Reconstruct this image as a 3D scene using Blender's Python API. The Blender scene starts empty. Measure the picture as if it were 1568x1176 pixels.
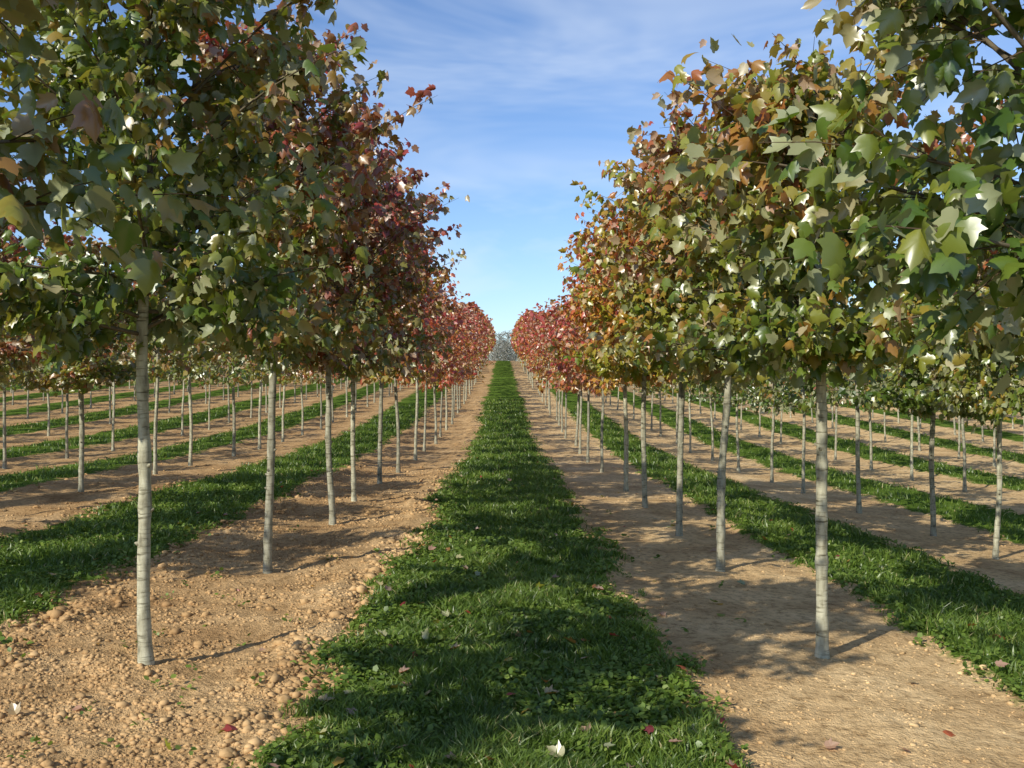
import bpy, math, numpy as np
from mathutils import Vector
R = np.random.RandomState
scene = bpy.context.scene
scene.view_settings.view_transform='Standard'
scene.view_settings.look='None'
scene.view_settings.exposure=0
F=1524.0; CX=770.0

# ---------------- terrain functions ----------------
_ky=[-300,0,15,24,32,40,47,60,80,105,125,140,160,250,600,3000]
_kz=[0,0,-.03,-.15,0.0,.32,.67,1.25,2.3,3.67,4.5,4.9,4.5,0,-12,-60]
_gy=np.arange(-300,3001,1.0); _gz=np.interp(_gy,_ky,_kz)
_k=np.exp(-0.5*(np.arange(-9,10)/3.0)**2); _k/=_k.sum()
_gz=np.convolve(np.pad(_gz,9,mode='edge'),_k,mode='valid')
_kx=[-3000,-80,-40,-20,-10,-6,-2,0,2,3,5.5,9.3,20,40,80,3000]
_kv=[2,1.0,.6,.15,0.02,.13,.015,0,-.03,-.11,-.36,-.5,-.6,-.6,-.3,0]
_gx=np.arange(-300,300.1,.25); _gxz=np.interp(_gx,_kx,_kv)
_k2=np.exp(-0.5*(np.arange(-6,7)/2.5)**2); _k2/=_k2.sum()
_gxz=np.convolve(np.pad(_gxz,6,mode='edge'),_k2,mode='valid')
_lat=R(5).rand(256,256)
def vnoise(x,y,s,o=0):
    x=np.asarray(x,float)/s+o*17.3+1000; y=np.asarray(y,float)/s+o*7.7+1000
    xi=np.floor(x).astype(int); yi=np.floor(y).astype(int)
    fx=x-xi; fy=y-yi; fx=fx*fx*(3-2*fx); fy=fy*fy*(3-2*fy)
    a=_lat[xi%256,yi%256]; b=_lat[(xi+1)%256,yi%256]; c=_lat[xi%256,(yi+1)%256]; d=_lat[(xi+1)%256,(yi+1)%256]
    return (a*(1-fx)+b*fx)*(1-fy)+(c*(1-fx)+d*fx)*fy-.5
def warp(x):
    x=np.asarray(x,float)
    return x+.2*np.clip((-x-1.5)/1.5,0,1)+.25*np.clip((x-1.5)/1.5,0,1)
def grassdist(x,y):   # >0 : inside grass strip
    xp=warp(x)
    d=np.abs(((xp-.04)/3.85+.5)%1.0-.5)*3.85
    hw=np.where(np.abs(xp)<1.9,.90,.82)
    return hw-d+.22*vnoise(x,y,2.3,31)*np.clip(y/9,.4,1)+.20*vnoise(x,y,.8,1)+.24*vnoise(x,y,.25,2)+.14*vnoise(x,y,.09,3)
def gz(x,y):
    x=np.asarray(x,float); y=np.asarray(y,float)
    base=np.interp(y,_gy,_gz)+np.interp(x,_gx,_gxz)
    g=grassdist(x,y)
    soil=np.clip(-g/.12+.3,0,1)
    fade=np.clip(1.5-y/60,0,1)
    lump=(x<0)*.6+.4
    ridge=np.exp(-((g+.28)/.13)**2)*(x<0)*.035*(1+1.6*vnoise(x,y,.35,41))
    n=soil*lump*(.05*vnoise(x,y,.5,4)+.026*vnoise(x,y,.16,5)+.022*vnoise(x,y,.075,6))+ridge
    edge=np.exp(-(g/.10)**2)*(.02+.06*vnoise(x,y,.12,8))
    gr=(1-soil)*(.05*vnoise(x,y,.5,7)+.02)
    return base+fade*(n+gr+edge*.7)

# ---------------- mesh helper ----------------
def build(name,V,T,mats,mi=None,attrs=None,smooth=None,link=True):
    V=np.asarray(V,np.float32); T=np.asarray(T,np.int32)
    me=bpy.data.meshes.new(name)
    n=T.shape[1]
    me.vertices.add(len(V)); me.vertices.foreach_set('co',V.ravel())
    me.loops.add(T.size); me.loops.foreach_set('vertex_index',T.ravel())
    me.polygons.add(len(T)); me.polygons.foreach_set('loop_start',np.arange(0,T.size,n,dtype=np.int32))
    if mi is not None: me.polygons.foreach_set('material_index',np.asarray(mi,np.int32))
    if smooth is None: smooth=np.zeros(len(T),bool)
    elif smooth is True: smooth=np.ones(len(T),bool)
    me.polygons.foreach_set('use_smooth',smooth)
    for m in mats: me.materials.append(m)
    if attrs:
        for k,a in attrs.items():
            at=me.attributes.new(k,'FLOAT','POINT'); at.data.foreach_set('value',np.asarray(a,np.float32))
    me.update(calc_edges=True)
    if link:
        ob=bpy.data.objects.new(name,me); scene.collection.objects.link(ob); return ob
    return me

# ---------------- materials ----------------
def newmat(name):
    m=bpy.data.materials.new(name); m.use_nodes=True
    nt=m.node_tree; nt.nodes.clear()
    return m,nt,nt.nodes.new,nt.links.new
def ramp(N,stops):
    r=N('ShaderNodeValToRGB'); e=r.color_ramp.elements
    while len(e)<len(stops): e.new(.5)
    for i,(p,c) in enumerate(stops):
        e[i].position=p; e[i].color=(*c,1)
    return r
def noise(N,L,scale,detail=4,vec=None,rough=.55):
    n=N('ShaderNodeTexNoise'); n.inputs['Scale'].default_value=scale; n.inputs['Detail'].default_value=detail
    n.inputs['Roughness'].default_value=rough
    if vec: L(vec,n.inputs['Vector'])
    return n
def mixc(N,L,f,a,b,blend='MIX'):
    m=N('ShaderNodeMix'); m.data_type='RGBA'; m.blend_type=blend
    for s,v in ((m.inputs[0],f),(m.inputs[6],a),(m.inputs[7],b)):
        if hasattr(v,'links'): L(v,s)
        elif isinstance(v,(int,float)): s.default_value=v
        else: s.default_value=(*v,1)
    return m.outputs[2]
def math_(N,L,op,a,b=None,clamp=False):
    m=N('ShaderNodeMath'); m.operation=op; m.use_clamp=clamp
    for s,v in zip(m.inputs,(a,b)):
        if v is None: continue
        if hasattr(v,'links'): L(v,s)
        else: s.default_value=v
    return m.outputs[0]
def attr(N,name):
    a=N('ShaderNodeAttribute'); a.attribute_name=name; return a.outputs['Fac']
def mixs(N,L,f,a,b):
    mx=N('ShaderNodeMixShader'); mx.inputs[0].default_value=f; L(a,mx.inputs[1]); L(b,mx.inputs[2]); return mx.outputs[0]

def leaf_material():
    m,nt,N,L=newmat('maple_leaf')
    out=N('ShaderNodeOutputMaterial')
    oi=N('ShaderNodeObjectInfo'); sp=N('ShaderNodeSeparateColor'); L(oi.outputs['Color'],sp.inputs[0])
    red=math_(N,L,'ADD',sp.outputs[0],attr(N,'tred'))
    yel=math_(N,L,'ADD',sp.outputs[1],attr(N,'tyel'),True)
    t=math_(N,L,'ADD',math_(N,L,'MULTIPLY',attr(N,'hue'),.68),math_(N,L,'MULTIPLY',red,.60))
    A=ramp(N,[(0,(.036,.080,.012)),(.22,(.085,.145,.020)),(.42,(.17,.195,.032)),(.54,(.23,.14,.036)),(.68,(.25,.075,.034)),(.84,(.30,.040,.034)),(1,(.15,.026,.026))])
    B=ramp(N,[(0,(.09,.155,.016)),(.26,(.20,.26,.026)),(.42,(.40,.35,.035)),(.57,(.52,.27,.04)),(.72,(.50,.14,.045)),(.88,(.47,.08,.055)),(1,(.36,.055,.045))])
    L(t,A.inputs[0]); L(t,B.inputs[0])
    c=mixc(N,L,yel,A.outputs[0],B.outputs[0])
    geo=N('ShaderNodeNewGeometry')
    under=mixc(N,L,.48,c,(.50,.49,.34))
    col=mixc(N,L,geo.outputs['Backfacing'],c,under)
    df=N('ShaderNodeBsdfDiffuse'); L(col,df.inputs[0])
    gl=N('ShaderNodeBsdfGlossy'); gl.inputs['Roughness'].default_value=.36; gl.inputs[0].default_value=(1,1,1,1)
    tr=N('ShaderNodeBsdfTranslucent'); L(mixc(N,L,1.0,c,(1.6,1.6,.6),'MULTIPLY'),tr.inputs[0])
    L(mixs(N,L,.06,mixs(N,L,.30,df.outputs[0],tr.outputs[0]),gl.outputs[0]),out.inputs[0])
    return m
def bark_material():
    m,nt,N,L=newmat('maple_bark')
    out=N('ShaderNodeOutputMaterial'); p=N('ShaderNodeBsdfDiffuse')
    tc=N('ShaderNodeTexCoord')
    mp=N('ShaderNodeMapping'); mp.inputs['Scale'].default_value=(1,1,.35); L(tc.outputs['Object'],mp.inputs[0])
    n1=noise(N,L,26,3,mp.outputs[0]); 
    mp2=N('ShaderNodeMapping'); mp2.inputs['Scale'].default_value=(1.2,1.2,9); L(tc.outputs['Object'],mp2.inputs[0])
    n2=noise(N,L,5,3,mp2.outputs[0],.7)
    r=ramp(N,[(.25,(.17,.155,.11)),(.45,(.36,.34,.25)),(.7,(.52,.50,.385))]); L(n1.outputs[0],r.inputs[0])
    r2=ramp(N,[(.32,(.32,.30,.27)),(.46,(1,1,1))]); L(n2.outputs[0],r2.inputs[0])
    c=mixc(N,L,1.0,r.outputs[0],r2.outputs[0],'MULTIPLY')
    oi=N('ShaderNodeObjectInfo'); tn=mixc(N,L,oi.outputs['Random'],(.72,.72,.72),(1.1,1.1,1.06)); c=mixc(N,L,1.0,c,tn,'MULTIPLY')
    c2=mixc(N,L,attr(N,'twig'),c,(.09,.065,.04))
    L(c2,p.inputs[0])
    b=N('ShaderNodeBump'); b.inputs['Strength'].default_value=.5; b.inputs['Distance'].default_value=.006
    L(n2.outputs[0],b.inputs['Height']); L(b.outputs[0],p.inputs['Normal'])
    L(p.outputs[0],out.inputs[0]); return m
def soil_color(N,L,pos):
    n1=noise(N,L,1.3,2,pos,.6); n2=noise(N,L,16,3,pos,.7)
    a=ramp(N,[(.3,(.44,.285,.14)),(.5,(.58,.395,.20)),(.72,(.70,.50,.27))]); L(n1.outputs[0],a.inputs[0])
    b=ramp(N,[(.30,(.50,.47,.44)),(.5,(.93,.93,.93)),(.75,(1.14,1.14,1.14))]); L(n2.outputs[0],b.inputs[0])
    c=mixc(N,L,1.0,a.outputs[0],b.outputs[0],'MULTIPLY')
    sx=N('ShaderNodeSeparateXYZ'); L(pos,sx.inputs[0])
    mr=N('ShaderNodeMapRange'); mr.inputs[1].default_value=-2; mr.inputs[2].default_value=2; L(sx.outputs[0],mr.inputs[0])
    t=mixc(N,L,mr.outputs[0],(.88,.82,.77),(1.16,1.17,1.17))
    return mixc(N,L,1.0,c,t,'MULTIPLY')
def ground_material():
    m,nt,N,L=newmat('nursery_ground')
    out=N('ShaderNodeOutputMaterial'); p=N('ShaderNodeBsdfDiffuse')
    geo=N('ShaderNodeNewGeometry'); pos=geo.outputs['Position']
    soil=soil_color(N,L,pos)
    g1=noise(N,L,2.2,3,pos,.65); g2=noise(N,L,40,1,pos,.7)
    a=ramp(N,[(.3,(.060,.10,.018)),(.55,(.115,.185,.030)),(.75,(.19,.24,.06))]); L(g1.outputs[0],a.inputs[0])
    b=ramp(N,[(.3,(.45,.5,.45)),(.7,(1.4,1.35,1.3))]); L(g2.outputs[0],b.inputs[0])
    gc=mixc(N,L,1.0,a.outputs[0],b.outputs[0],'MULTIPLY')
    e=noise(N,L,8,2,pos,.75)
    d=math_(N,L,'ADD',attr(N,'gd'),math_(N,L,'MULTIPLY',math_(N,L,'SUBTRACT',e.outputs[0],.5),.7))
    f=math_(N,L,'ADD',math_(N,L,'MULTIPLY',d,9),.5,True)
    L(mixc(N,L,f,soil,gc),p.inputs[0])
    h1=noise(N,L,34,3,pos,.75)
    b1=N('ShaderNodeBump'); b1.inputs['Strength'].default_value=.8; b1.inputs['Distance'].default_value=.034
    L(h1.outputs[0],b1.inputs['Height'])
    L(b1.outputs[0],p.inputs['Normal']); L(p.outputs[0],out.inputs[0]); return m
def clod_material():
    m,nt,N,L=newmat('soil_clods'); out=N('ShaderNodeOutputMaterial'); p=N('ShaderNodeBsdfDiffuse')
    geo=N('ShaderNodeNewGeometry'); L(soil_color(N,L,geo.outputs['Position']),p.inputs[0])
    L(p.outputs[0],out.inputs[0]); return m
def grass_material():
    m,nt,N,L=newmat('grass_blades'); out=N('ShaderNodeOutputMaterial'); p=N('ShaderNodeBsdfDiffuse')
    r=ramp(N,[(0,(.055,.10,.016)),(.5,(.125,.20,.030)),(.9,(.22,.29,.055)),(.97,(.42,.38,.17))]); L(attr(N,'hue'),r.inputs[0])
    L(r.outputs[0],p.inputs[0])
    gl=N('ShaderNodeBsdfGlossy'); gl.inputs['Roughness'].default_value=.4; gl.inputs[0].default_value=(1,1,1,1)
    tr=N('ShaderNodeBsdfTranslucent'); L(mixc(N,L,1.0,r.outputs[0],(1.4,1.4,.8),'MULTIPLY'),tr.inputs[0])
    L(mixs(N,L,.03,mixs(N,L,.3,p.outputs[0],tr.outputs[0]),gl.outputs[0]),out.inputs[0]); return m
LEAF=leaf_material(); BARK=bark_material(); GROUND=ground_material(); CLOD=clod_material(); GRASS=grass_material()
m,nt,N,L=newmat('bare_twigs'); HAZE=m
_o=N('ShaderNodeOutputMaterial'); _d=N('ShaderNodeBsdfDiffuse'); _d.inputs[0].default_value=(.30,.28,.24,1); L(_d.outputs[0],_o.inputs[0])

# ---------------- ground sheet ----------------
def axis_x():
    a=list(np.arange(0,4,.032))+list(np.arange(4,12,.09))+list(np.arange(12,70,.24))
    v=70.
    while v<3000: a.append(v); v*=1.12
    a.append(3000); a=np.array(a); return np.concatenate([-a[:0:-1],a])
def axis_y():
    a=[-3000,-1500,-700,-300,-150,-80,-40,-20,-10,-6,-4,-3,-2,-1]; v=0.
    while v<2.2: a.append(v); v+=.1
    while v<170: a.append(v); v+=max(.028,.0085*v*(v>6)+.0055*v*(v<=6))
    while v<3000: a.append(v); v*=1.15
    a.append(3000); return np.array(a)
ax,ay=axis_x(),axis_y()
X,Y=np.meshgrid(ax,ay); X=X.ravel(); Y=Y.ravel()
Z=gz(X,Y); nx=len(ax); ny=len(ay)
i=np.arange(ny-1)[:,None]*nx+np.arange(nx-1)[None,:]; i=i.ravel()
Q=np.stack([i,i+1,i+1+nx,i+nx],1)
gd=grassdist(X,Y)
gd=np.where((Y>150)|(np.abs(X)>90),.5,gd)
build('ground',np.stack([X,Y,Z],1),Q,[GROUND],attrs={'gd':gd},smooth=True)

# ---------------- leaves ----------------
half=[(.14,-.06),(.30,.0),(.43,.14),(.37,.27),(.54,.52),(.36,.53),(.25,.58),(.20,.74),(.09,.86)]
outl=[(0,0)]+half+[(0,1.0)]+[(-x,y) for x,y in half[::-1]]
LB=np.array([(0,.36)]+outl); 
LB3=np.zeros((len(LB),3)); LB3[:,:2]=LB; LB3[:,2]=-.25*np.abs(LB[:,0])-.22*(LB[:,1])**2-.22*LB[:,0]**2
nO=len(outl); LT=np.array([(0,1+j,1+(j+1)%nO) for j in range(nO)])
# simpler leaf for trees further off
LBs=np.array([(0,0,0),(.46,.38,-.13),(0,1,-.18),(-.46,.38,-.13),(0,.35,0)],float); LTs=np.array([(4,0,1),(4,1,2),(4,2,3),(4,3,0)])
def leaves(P,D,Nn,S,base,tris,r):
    D=D/np.linalg.norm(D,axis=1,keepdims=True)
    Nn=Nn-(Nn*D).sum(1,keepdims=True)*D; Nn/=np.linalg.norm(Nn,axis=1,keepdims=True)+1e-9
    Xa=np.cross(D,Nn)
    n=len(P); m=len(base)
    zs=r.uniform(.2,2.6,n)[:,None,None]; xs=r.uniform(.75,1.1,n)[:,None,None]
    V=P[:,None,:]+S[:,None,None]*(base[None,:,0:1]*xs*Xa[:,None,:]+base[None,:,1:2]*D[:,None,:]+base[None,:,2:3]*zs*Nn[:,None,:])
    T=(tris[None]+(np.arange(n)*m)[:,None,None]).reshape(-1,3)
    return V.reshape(-1,3),T
def tube(pts,rad,k):
    pts=np.asarray(pts,float); n=len(pts)
    t=np.gradient(pts,axis=0); t/=np.linalg.norm(t,axis=1,keepdims=True)+1e-9
    ref=np.array([1.,0,0]) if abs(t[0,2])>.7 else np.array([0,0,1.])
    u=np.cross(t,ref); u/=np.linalg.norm(u,axis=1,keepdims=True); v=np.cross(t,u)
    a=np.arange(k)*2*math.pi/k
    V=pts[:,None]+np.asarray(rad)[:,None,None]*(np.cos(a)[None,:,None]*u[:,None]+np.sin(a)[None,:,None]*v[:,None])
    T=[]
    for i in range(n-1):
        for j in range(k):
            p=i*k+j; q=i*k+(j+1)%k; T+= [(p,q,q+k),(p,q+k,p+k)]
    return V.reshape(-1,3),np.array(T)
PR_Z=np.array([0,.04,.12,.25,.42,.58,.72,.85,.95,1.0]); PR_R=np.array([.45,.72,.95,1.07,1.08,.96,.80,.56,.30,.10])
def tree_mesh(name,seed,H=5.0,CB=1.82,rs=1.0,hi=True,bare=False):
    r=R(seed)
    Vs=[];Ts=[];mi=[];sm=[];tw=[];hu=[]; off=0
    def add(V,T,m,s,t,h):
        nonlocal off
        Vs.append(V);Ts.append(T+off);off+=len(V)
        mi.append(np.full(len(T),m));sm.append(np.full(len(T),s)); tw.append(np.full(len(V),t)); hu.append(np.broadcast_to(h,(len(V),)))
    nz=60 if hi else 14
    zz=np.linspace(-.12,H*.95,nz)
    wob=r.uniform(-1,1,4)
    tx=.02*np.sin(zz*1.3+wob[0]*3)+.010*np.sin(zz*4.1+wob[1]*3)+.012*wob[2]*zz
    ty=.02*np.sin(zz*1.1+wob[3]*3)+.012*wob[1]*zz
    tx-=tx[0];ty-=ty[0]
    rad=np.interp(zz,[-.12,.03,.15,1.8,3.2,H],[.056,.042,.035,.029,.017,.004])*r.uniform(.95,1.08)
    tk=2.6 if bare else 1.
    if hi:
        rad=rad*(1+.05*r.uniform(-1,1,nz)); 
        kn=r.choice(np.arange(4,26),6,replace=False); rad[kn]*=1.14
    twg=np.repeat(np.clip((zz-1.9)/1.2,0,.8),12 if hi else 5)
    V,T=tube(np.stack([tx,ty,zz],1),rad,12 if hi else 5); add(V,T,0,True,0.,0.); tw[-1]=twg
    if hi:   # pruning-scar knobs on the trunk
        for kz in r.uniform(.3,1.7,6):
            a=r.uniform(0,6.28); rr=np.interp(kz,zz,rad); c=np.array([np.interp(kz,zz,tx),np.interp(kz,zz,ty),kz]); d=np.array([math.cos(a),math.sin(a),.35])
            add(*tube(np.stack([c+d*rr*.6,c+d*rr*1.1,c+d*rr*1.45]),[.016,.012,.004],6),0,True,.25,0.)
    nb=int((46 if hi else 28)*(.35+.65*(H-CB)/3.2))
    LP=[];LD=[];LN=[];LH=[]
    for b in range(nb):
        f=(b+.5)/nb; z0=CB+.03+(H*.86-CB)*f**1.25
        az=b*2.39996+r.uniform(-.5,.5)
        zt=min(1.,(z0-CB)/(H-CB)+.10+.12*r.rand())
        Rr=np.interp(zt,PR_Z,PR_R)*rs*r.uniform(.62,1.14)
        rise=Rr*r.uniform(.45,.95)+.10
        if f<.2: rise=Rr*r.uniform(-.05,.38)
        s=np.linspace(0,1,7)
        c0=np.array([np.interp(z0,zz,tx),np.interp(z0,zz,ty),z0])
        hd=np.array([math.cos(az),math.sin(az),0]); sd=np.array([-hd[1],hd[0],0])
        pts=c0+hd*(Rr*s)[:,None]+np.array([0,0,1])*(rise*s+.12*abs(rise)*np.sin(s*3))[:,None]+sd*(r.uniform(-.12,.12)*np.sin(s*2.5))[:,None]
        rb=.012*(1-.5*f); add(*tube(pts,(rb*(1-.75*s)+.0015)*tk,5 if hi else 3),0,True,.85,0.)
        bh=r.rand()
        ntw=10 if hi else 6
        for k in range(ntw):
            u=.06+.94*(k+r.rand()*.8)/ntw; u=min(u,1.)
            p0=np.array([np.interp(u,s,pts[:,j]) for j in range(3)])
            d=hd*r.uniform(.2,1)+sd*r.uniform(-1,1)+np.array([0,0,r.uniform(-.4,.9)]); d/=np.linalg.norm(d)
            ln=r.uniform(.14,.38)*(1.0 if u<.9 else 1.15)
            if k==ntw-1: d=(pts[-1]-pts[-2]); d/=np.linalg.norm(d); ln*=1.2
            ss=np.linspace(0,1,3); tp=p0+d*(ln*ss)[:,None]+np.array([0,0,-.05])*(ss**2)[:,None]
            if hi or bare: add(*tube(tp,np.array([.0035,.0025,.0012])*tk*tk,3),0,True,1.,0.)
            if bare: continue
            nl=r.randint(12,18) if hi else r.randint(6,9)
            q=r.rand(nl)**.8
            P=p0+d*(ln*q)[:,None]+r.normal(0,.045,(nl,3)); 
            dd=hd*r.uniform(-.2,.8)+r.normal(0,.5,(nl,3))+np.array([.12,.12,-.65])
            P=P+dd/np.linalg.norm(dd,axis=1,keepdims=True)*.04
            nn=np.array([0,0,.6])+hd*.45+r.normal(0,.7,(nl,3))
            LP.append(P);LD.append(dd);LN.append(nn)
            LH.append(np.clip(.50*r.rand(nl)+.25*bh+.25*r.rand()+ .38*((P[:,2]-CB)/(H-CB)-.5)+.15*(u-.5),0,1))
    if not bare:
        P=np.concatenate(LP);D=np.concatenate(LD);Nn=np.concatenate(LN);Hh=np.concatenate(LH)
        n=len(P); S=r.uniform(.050,.112,n) if hi else r.uniform(.10,.155,n)
        V,T=leaves(P,D,Nn,S,LB3 if hi else LBs,LT if hi else LTs,r)
        add(V,T,1,bool(hi),0.,np.repeat(Hh,len(LB3) if hi else len(LBs)))
    V=np.concatenate(Vs);T=np.concatenate(Ts)
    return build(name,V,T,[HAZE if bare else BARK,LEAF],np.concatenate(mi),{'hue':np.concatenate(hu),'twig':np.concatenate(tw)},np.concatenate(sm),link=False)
HI=[tree_mesh('maple_tall_%d'%k,100+k,H=h,rs=1.03) for k,h in enumerate((5.0,5.1,5.0,5.2))]
HR=[tree_mesh('maple_short_%d'%k,150+k,H=h,CB=1.75,rs=w_) for k,(h,w_) in enumerate(((3.85,.85),(4.35,.88),(4.65,.82),(4.45,.82)))]
LO=[tree_mesh('maple_mid_%d'%k,200+k,H=4.9,rs=.97,CB=1.78,hi=False) for k in range(5)]

rr=R(77)
def place(x,y,hs=1.,ws=1.,red=.3,yel=.2,mesh=None,hi=None):
    if hi is None: hi=y<14.5
    me=mesh if mesh is not None else (HI+HR[1:] if hi else LO)[rr.randint(0,7 if hi else 5)]
    ob=bpy.data.objects.new('maple_tree',me); scene.collection.objects.link(ob)
    ob.location=(x,y,float(gz(x,y))-.01)
    ob.rotation_euler=(rr.normal(0,.012),rr.normal(0,.012),rr.uniform(0,6.28))
    ob.scale=(ws,ws,hs); ob.color=(red,yel,0,1)
    return ob
def px(p,d): return (p-CX)/F*d
# main rows
Lrow=[(-2.0,2.75),(px(228,5.62),5.62),(px(412,8.5),8.5),(px(510,11.5),11.5),(px(543,13.6),13.6),(px(582,16.3),16.3),(px(610,18.9),18.9),(px(636,22),22)]
Lcol=[(.22,.15),(.05,.2),(.32,.08),(.50,.0),(.42,.05),(.45,.4),(.7,.6),(.8,.5)]
for k,((x,y),(a,b)) in enumerate(zip(Lrow,Lcol)): place(x,y,1.0,1.0,a,b,mesh=HI[[0,1,2,3,0,1][k%6]] if y<18 else None)
Rrow=[(1.95,3.15),(px(1260,6.0),6.0),(px(1103,8.85),8.85),(px(1040,10.9),10.9),(px(988,13.5),13.5),(px(959,15.8),15.8),(px(922,19.4),19.4),(px(900,22.2),22.2),(px(888,25),25)]
Rcol=[(-.05,.2),(.10,.35),(.25,.35),(.2,.6),(.35,.9),(.5,1),(.6,.9),(.75,.8),(.8,.7)]
RM=[HI[2],HR[0],HR[1],HR[2],HR[3],HR[1],None,None,None]
for k,((x,y),(a,b)) in enumerate(zip(Rrow,Rcol)): place(x,y,1.0 if k<6 else .9,1.0 if k<6 else .88,a,b,mesh=RM[k])
def rowx(k):
    xp=.04+1.925+3.85*k
    return xp-.25 if xp>3 else (xp if xp>-3 else xp-.2)
far=[]
starts={0:27.6,-1:24.8,1:3.9,-2:3.0}
for k in range(-22,22):
    x0=rowx(k); y=starts.get(k,3.0+rr.rand()*2.5)
    if k==1: ys=[5.9,8.6,11.2,12.95,15.35,18.4]; 
    elif k==-2: ys=[5.6,8.4,11.2,14.0,17.0,19.2]
    else: ys=[]
    y= ys[-1]+2.6 if ys else y
    while y<134: ys.append(y+rr.normal(0,.15)); y+=2.7
    for yy in ys:
        if abs(x0)>.54*yy+5.5: continue
        if rr.rand()<.03 and yy>25: continue
        xx=x0+rr.normal(0,.05)
        if k in (0,-1): red,yel=rr.uniform(.5,.85),rr.uniform(.5,.95)
        elif k<0: 
            red,yel=(rr.uniform(.0,.45),rr.uniform(0,.4))
        else: red,yel=(rr.uniform(-.15,.2),rr.uniform(0,.5))
        if yy>25 and k not in(0,-1): red+=.12
        if yy<56: place(xx,yy,rr.uniform(.84,1.02),rr.uniform(.85,1.02),red,yel)
        else: far.append((xx,yy,red,yel,rr.uniform(.86,1.06)))
# merged distant rows
far=np.array(far); nf=len(far); nl=190
fr=R(9); fz=gz(far[:,0],far[:,1])
zt=fr.rand(nf,nl)**.9; a=fr.rand(nf,nl)*6.283; rad=np.sqrt(fr.uniform(.15,1,(nf,nl)))*np.interp(zt,PR_Z,PR_R)*.98*fr.uniform(.8,1.1,(nf,nl))
sc=far[:,4:5]
P=np.stack([far[:,0:1]+rad*np.cos(a),far[:,1:2]+rad*np.sin(a),fz[:,None]+(1.7+zt*3.3)*sc],-1).reshape(-1,3)
D=fr.normal(0,.7,P.shape)+np.array([0,0,-.5]); Nn=np.stack([np.cos(a).ravel(),np.sin(a).ravel(),np.full(nf*nl,.8)],1)+fr.normal(0,.5,P.shape)
V,T=leaves(P,D,Nn,fr.uniform(.22,.36,len(P)),LBs,LTs,fr)
hue=np.repeat(np.clip(.75*fr.rand(nf*nl)+.2*(zt.ravel()-.4)+.1,0,1),5); tr_=np.repeat(far[:,2],nl*5); ty_=np.repeat(far[:,3],nl*5)
k=5; an=np.arange(k)*2*math.pi/k
lv=np.array([-.1,1.2,3.2]); lr=np.array([.042,.035,.02])
TV=np.stack(np.broadcast_arrays(far[:,0][:,None,None]+lr[None,:,None]*np.cos(an),far[:,1][:,None,None]+lr[None,:,None]*np.sin(an),fz[:,None,None]+lv[None,:,None]+0*an),-1).reshape(-1,3)
tt=[]
for i_ in range(2):
    for j in range(k):
        p=i_*k+j;q=i_*k+(j+1)%k; tt+=[(p,q,q+k),(p,q+k,p+k)]
tt=np.array(tt); TT=(tt[None]+(np.arange(nf)*15)[:,None,None]).reshape(-1,3)+len(V)
VV=np.concatenate([V,TV]); z0=np.zeros(len(TV))
ob=build('distant_maple_rows',VV,np.concatenate([T,TT]),[BARK,LEAF],np.concatenate([np.ones(len(T)),np.zeros(len(TT))]),
  {'hue':np.concatenate([hue,z0]),'tred':np.concatenate([tr_,z0]),'tyel':np.concatenate([ty_,z0]),'twig':np.zeros(len(VV))})
ob.color=(0,0,0,1)
# bare trees beyond the crest
bm=tree_mesh('bare_tree',900,H=5,CB=.6,rs=1.5,hi=True,bare=True)
br=R(3)
for x,y,s in ((-.6,172,1.45),(2.2,180,1.25),(-3.2,185,1.2),(.9,176,1.6),(-2.0,178,1.3),(3.8,186,1.2),(.2,188,1.5),(1.6,192,1.5),(-1.2,194,1.5),(.5,200,1.6)):
    ob=bpy.data.objects.new('bare_tree',bm); scene.collection.objects.link(ob); ob.location=(x,y,float(gz(x,y))-.1); ob.scale=(s*1.3,s*1.3,s); ob.rotation_euler=(0,0,br.rand()*6)

# ---------------- grass ----------------
def blades(name,spec,seed):
    r=R(seed); XS=[];YS=[]
    for c,hw,y0,y1,n in spec:
        u=r.rand(n); e=-.9
        y=(y0**e+u*(y1**e-y0**e))**(1/e)
        x=c+r.uniform(-hw,hw,n); XS.append(x);YS.append(y)
    x=np.concatenate(XS);y=np.concatenate(YS)
    g=grassdist(x,y); keep=(g>r.uniform(-.12,.18,len(x)))&(vnoise(x,y,.18,11)+.5*vnoise(x,y,.6,16)+r.uniform(-.5,.6,len(x))>-.25); x=x[keep];y=y[keep];g=g[keep]
    n=len(x); z=gz(x,y)-.005
    tall=1+1.1*vnoise(x,y,.5,12)+1.0*vnoise(x,y,.15,13)
    L_=r.uniform(.03,.085,n)*tall*(1+np.clip(y-8,0,30)*.02)*np.clip(.6+g*1.6,.5,1); w=r.uniform(.0018,.004,n)*(1+y/9)
    a=r.rand(n)*6.283; ca,sa=np.cos(a),np.sin(a); lean=r.uniform(.2,1.2,n)*L_
    b=r.rand(n)*6.283; lx,ly=np.cos(b)*lean,np.sin(b)*lean
    B=np.stack([x,y,z],1); W=np.stack([ca*w,sa*w,0*w],1)
    M=B+np.stack([lx*.35,ly*.35,L_*.6],1); Tp=B+np.stack([lx,ly,L_*.95],1)
    V=np.stack([B-W,B+W,M+W*.8,M-W*.8,Tp],1).reshape(-1,3)
    T=(np.array([(0,1,2),(0,2,3),(3,2,4)])[None]+(np.arange(n)*5)[:,None,None]).reshape(-1,3)
    h=np.clip(.45+.55*vnoise(x,y,.9,14)+.5*vnoise(x,y,.22,15)+r.normal(0,.18,n),0,.9); h=np.where(r.rand(n)<.03,1,h)
    build(name,V,T,[GRASS],attrs={'hue':np.repeat(h,5)},smooth=True)
blades('grass_strip',[(0.04,1.15,3.2,50,180000)],1)
blades('grass_strip',[(-4.05,1.1,5.5,45,45000)],2)
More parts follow.
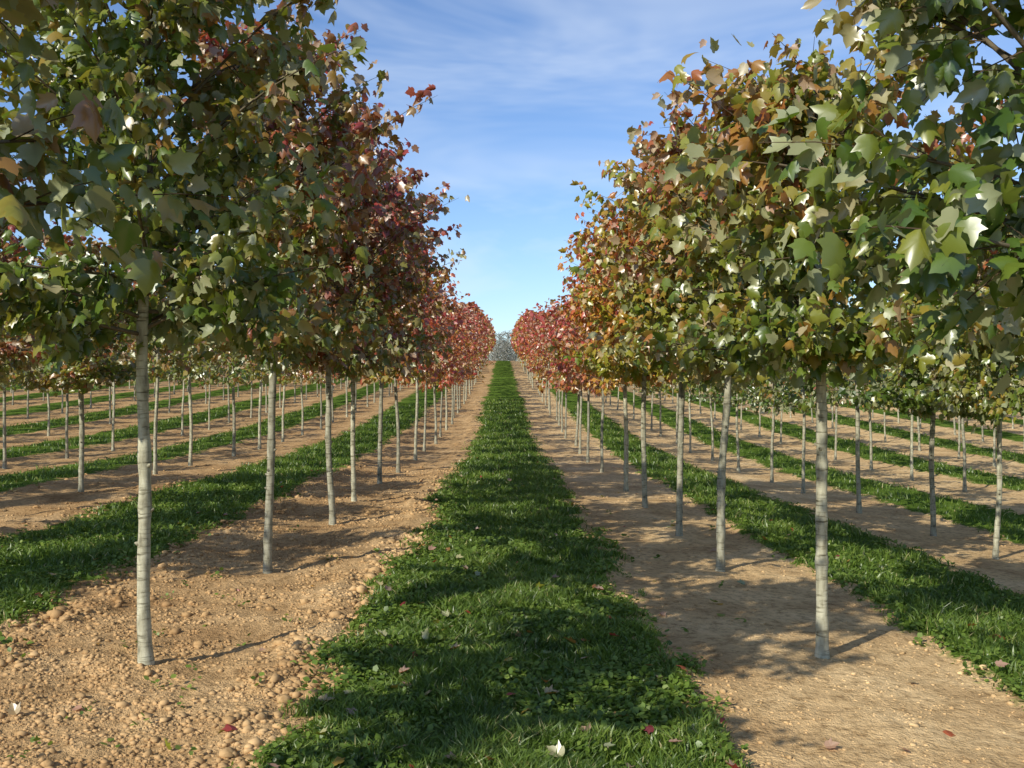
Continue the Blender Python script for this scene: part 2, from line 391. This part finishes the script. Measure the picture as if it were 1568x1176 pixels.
blades('grass_strip',[(3.65,1.1,4.5,45,60000)],3)
blades('distant_grass_strips',[(c,1.05,9,45,12000) for c in (-7.86,-11.7,-15.6,7.5,11.3,15.2)],4)
def weeds(name,spec,seed,thr=-.05,glo=-.14,ghi=.1):
    r=R(seed); Ps=[]
    for c,hw,y0,y1,n in spec:
        u=r.rand(n); y=(y0**-.8+u*(y1**-.8-y0**-.8))**(-1/.8); x=c+r.uniform(-hw,hw,n)
        Ps.append(np.stack([x,y],1))
    P=np.concatenate(Ps); x,y=P.T; g=grassdist(x,y)
    k=(g>r.uniform(glo,ghi,len(x)))&(vnoise(x,y,.35,21)+r.uniform(-.3,.3,len(x))>thr+.18*(x>.2)*(np.abs(x)<1.2))
    x,y=x[k],y[k]; n=len(x)
    m=6; x=np.repeat(x,m)+r.normal(0,.024,n*m); y=np.repeat(y,m)+r.normal(0,.024,n*m)
    z=gz(x,y)+r.uniform(.006,.055,n*m)
    D=np.stack([r.normal(0,1,n*m),r.normal(0,1,n*m),r.normal(.1,.4,n*m)],1); Nn=np.array([0,0,1.])+r.normal(0,.4,(n*m,3))
    base=np.array([(0,0,0),(.3,.2,0),(.42,.6,-.05),(0,1,-.1),(-.42,.6,-.05),(-.3,.2,0)],float); tr=np.array([(0,1,2),(0,2,3),(0,3,4),(0,4,5)])
    V,T=leaves(np.stack([x,y,z],1),D,Nn,r.uniform(.013,.036,n*m)*(1+y/25),base,tr,r)
    h=np.clip(r.normal(.55,.2,n*m),0,.9)
    build(name,V,T,[GRASS],attrs={'hue':np.repeat(h,6)},smooth=True)
weeds('clover_weeds',[(0.04,1.2,3.2,16,16000),(-4.05,1.15,5.5,16,4000),(3.65,1.15,4.5,16,4000)],31,thr=-.04)
weeds('soil_weeds',[(-2.0,1.2,3.2,14,260),(2.0,1.0,3.2,14,90)],32,thr=.2,glo=-2,ghi=-1)

# ---------------- soil clods ----------------
t=(1+5**.5)/2
IV=np.array([(-1,t,0),(1,t,0),(-1,-t,0),(1,-t,0),(0,-1,t),(0,1,t),(0,-1,-t),(0,1,-t),(t,0,-1),(t,0,1),(-t,0,-1),(-t,0,1)],float)/1.9
IT=np.array([(0,11,5),(0,5,1),(0,1,7),(0,7,10),(0,10,11),(1,5,9),(5,11,4),(11,10,2),(10,7,6),(7,1,8),(3,9,4),(3,4,2),(3,2,6),(3,6,8),(3,8,9),(4,9,5),(2,4,11),(6,2,10),(8,6,7),(9,8,1)])
r=R(41); xs=[];ys=[]
for c,hw,y0,y1,n in [(-2.05,1.3,3.0,20,42000),(1.9,1.05,3.2,20,9000),(-5.9,1.2,8,20,2500),(5.6,1.2,7,20,2500)]:
    u=r.rand(n); y=(y0**-.9+u*(y1**-.9-y0**-.9))**(-1/.9); xs.append(c+r.uniform(-hw,hw,n)); ys.append(y)
x=np.concatenate(xs);y=np.concatenate(ys); g=grassdist(x,y)
k=(g<.03)&(vnoise(x,y,.3,51)+r.uniform(-.4,.4,len(x))>-.05); x,y,g=x[k],y[k],g[k]; n=len(x)
s=(.003+.010*r.rand(n)**2.2+ .018*(r.rand(n)<.035)*r.rand(n))*(1+y/25)*np.where(x>0,.6,1.1); s*=1+1.5*np.exp(-((g+.12)/.18)**2)*r.rand(n)
V=IV[None]*(1+r.normal(0,.2,(n,12,1)))*s[:,None,None]*np.array([1,1,.65])*r.uniform(.7,1.3,(n,1,3))
V=V+np.stack([x,y,gz(x,y)+s*.1],1)[:,None]
build('soil_clods',V.reshape(-1,3),(IT[None]+(np.arange(n)*12)[:,None,None]).reshape(-1,3),[CLOD],smooth=True)

# ---------------- fallen leaves ----------------
r=R(61); n=520
y=(2.9**-.6+r.rand(n)*(24**-.6-2.9**-.6))**(-1/.6); x=r.uniform(-3.5,3.6,n)
on=grassdist(x,y)>.0; kp=on|(r.rand(n)<.35); x,y,on=x[kp],y[kp],on[kp]; n=len(x)
P=np.stack([x,y,gz(x,y)+np.where(on,.055,.012)],1)
D=np.stack([r.normal(0,1,n),r.normal(0,1,n),r.normal(0,.2,n)],1); Nn=np.stack([r.normal(0,.3,n),r.normal(0,.3,n),np.where(r.rand(n)<.6,-1,1)],1)
V,T=leaves(P,D,Nn,r.uniform(.04,.08,n),LB3,LT,r)
ob=build('fallen_leaves',V,T,[LEAF],attrs={'hue':np.repeat(r.rand(n),len(LB3)),'tred':np.repeat(r.uniform(.2,.7,n),len(LB3)),'tyel':np.repeat(r.uniform(0,.8,n),len(LB3))}); ob.color=(0,0,0,1)

# ---------------- light, sky ----------------
el=math.radians(33); az=(.65,.76)
d=Vector((az[0]*math.cos(el),az[1]*math.cos(el),-math.sin(el)))
sun=bpy.data.lights.new('sun','SUN'); sun.energy=5.0; sun.angle=math.radians(.5); sun.color=(1,.95,.82)
so=bpy.data.objects.new('sun',sun); scene.collection.objects.link(so); so.rotation_euler=d.to_track_quat('-Z','Y').to_euler(); so.location=(-20,-20,30)
w=bpy.data.worlds.new('World'); scene.world=w; w.use_nodes=True; nt=w.node_tree; nt.nodes.clear(); N=nt.nodes.new; L=nt.links.new
sky=N('ShaderNodeTexSky'); sky.sky_type='NISHITA'; sky.sun_disc=False; sky.sun_elevation=el; sky.sun_rotation=math.radians(220.5)
sky.air_density=1.0; sky.dust_density=.3; sky.ozone_density=2.2
tc=N('ShaderNodeTexCoord')
mp=N('ShaderNodeMapping'); mp.inputs['Rotation'].default_value=(0,math.radians(26),0); mp.inputs['Scale'].default_value=(1.5,1.5,6.0); L(tc.outputs['Generated'],mp.inputs[0])
n1=noise(N,L,1.9,4,mp.outputs[0],.6); n1.inputs['Distortion'].default_value=.6
cr=ramp(N,[(.44,(0,0,0)),(.76,(1,1,1))]); L(n1.outputs[0],cr.inputs[0])
f=math_(N,L,'MULTIPLY',cr.outputs[0],.45)
sk=mixc(N,L,1.0,sky.outputs[0],(.98,1.12,1.36),'MULTIPLY')
c=mixc(N,L,f,sk,(7.4,8.2,9.2))
bg=N('ShaderNodeBackground'); bg.inputs[1].default_value=.12; L(c,bg.inputs[0]); o=N('ShaderNodeOutputWorld'); L(bg.outputs[0],o.inputs[0])

# ---------------- camera ----------------
cam=bpy.data.cameras.new('camera'); cam.lens=35; cam.sensor_width=36; cam.clip_end=6000; cam.clip_start=.05
co=bpy.data.objects.new('camera',cam); scene.collection.objects.link(co)
co.location=(0,0,1.6); co.rotation_euler=(math.radians(90),0,math.radians(-.53)); scene.camera=co
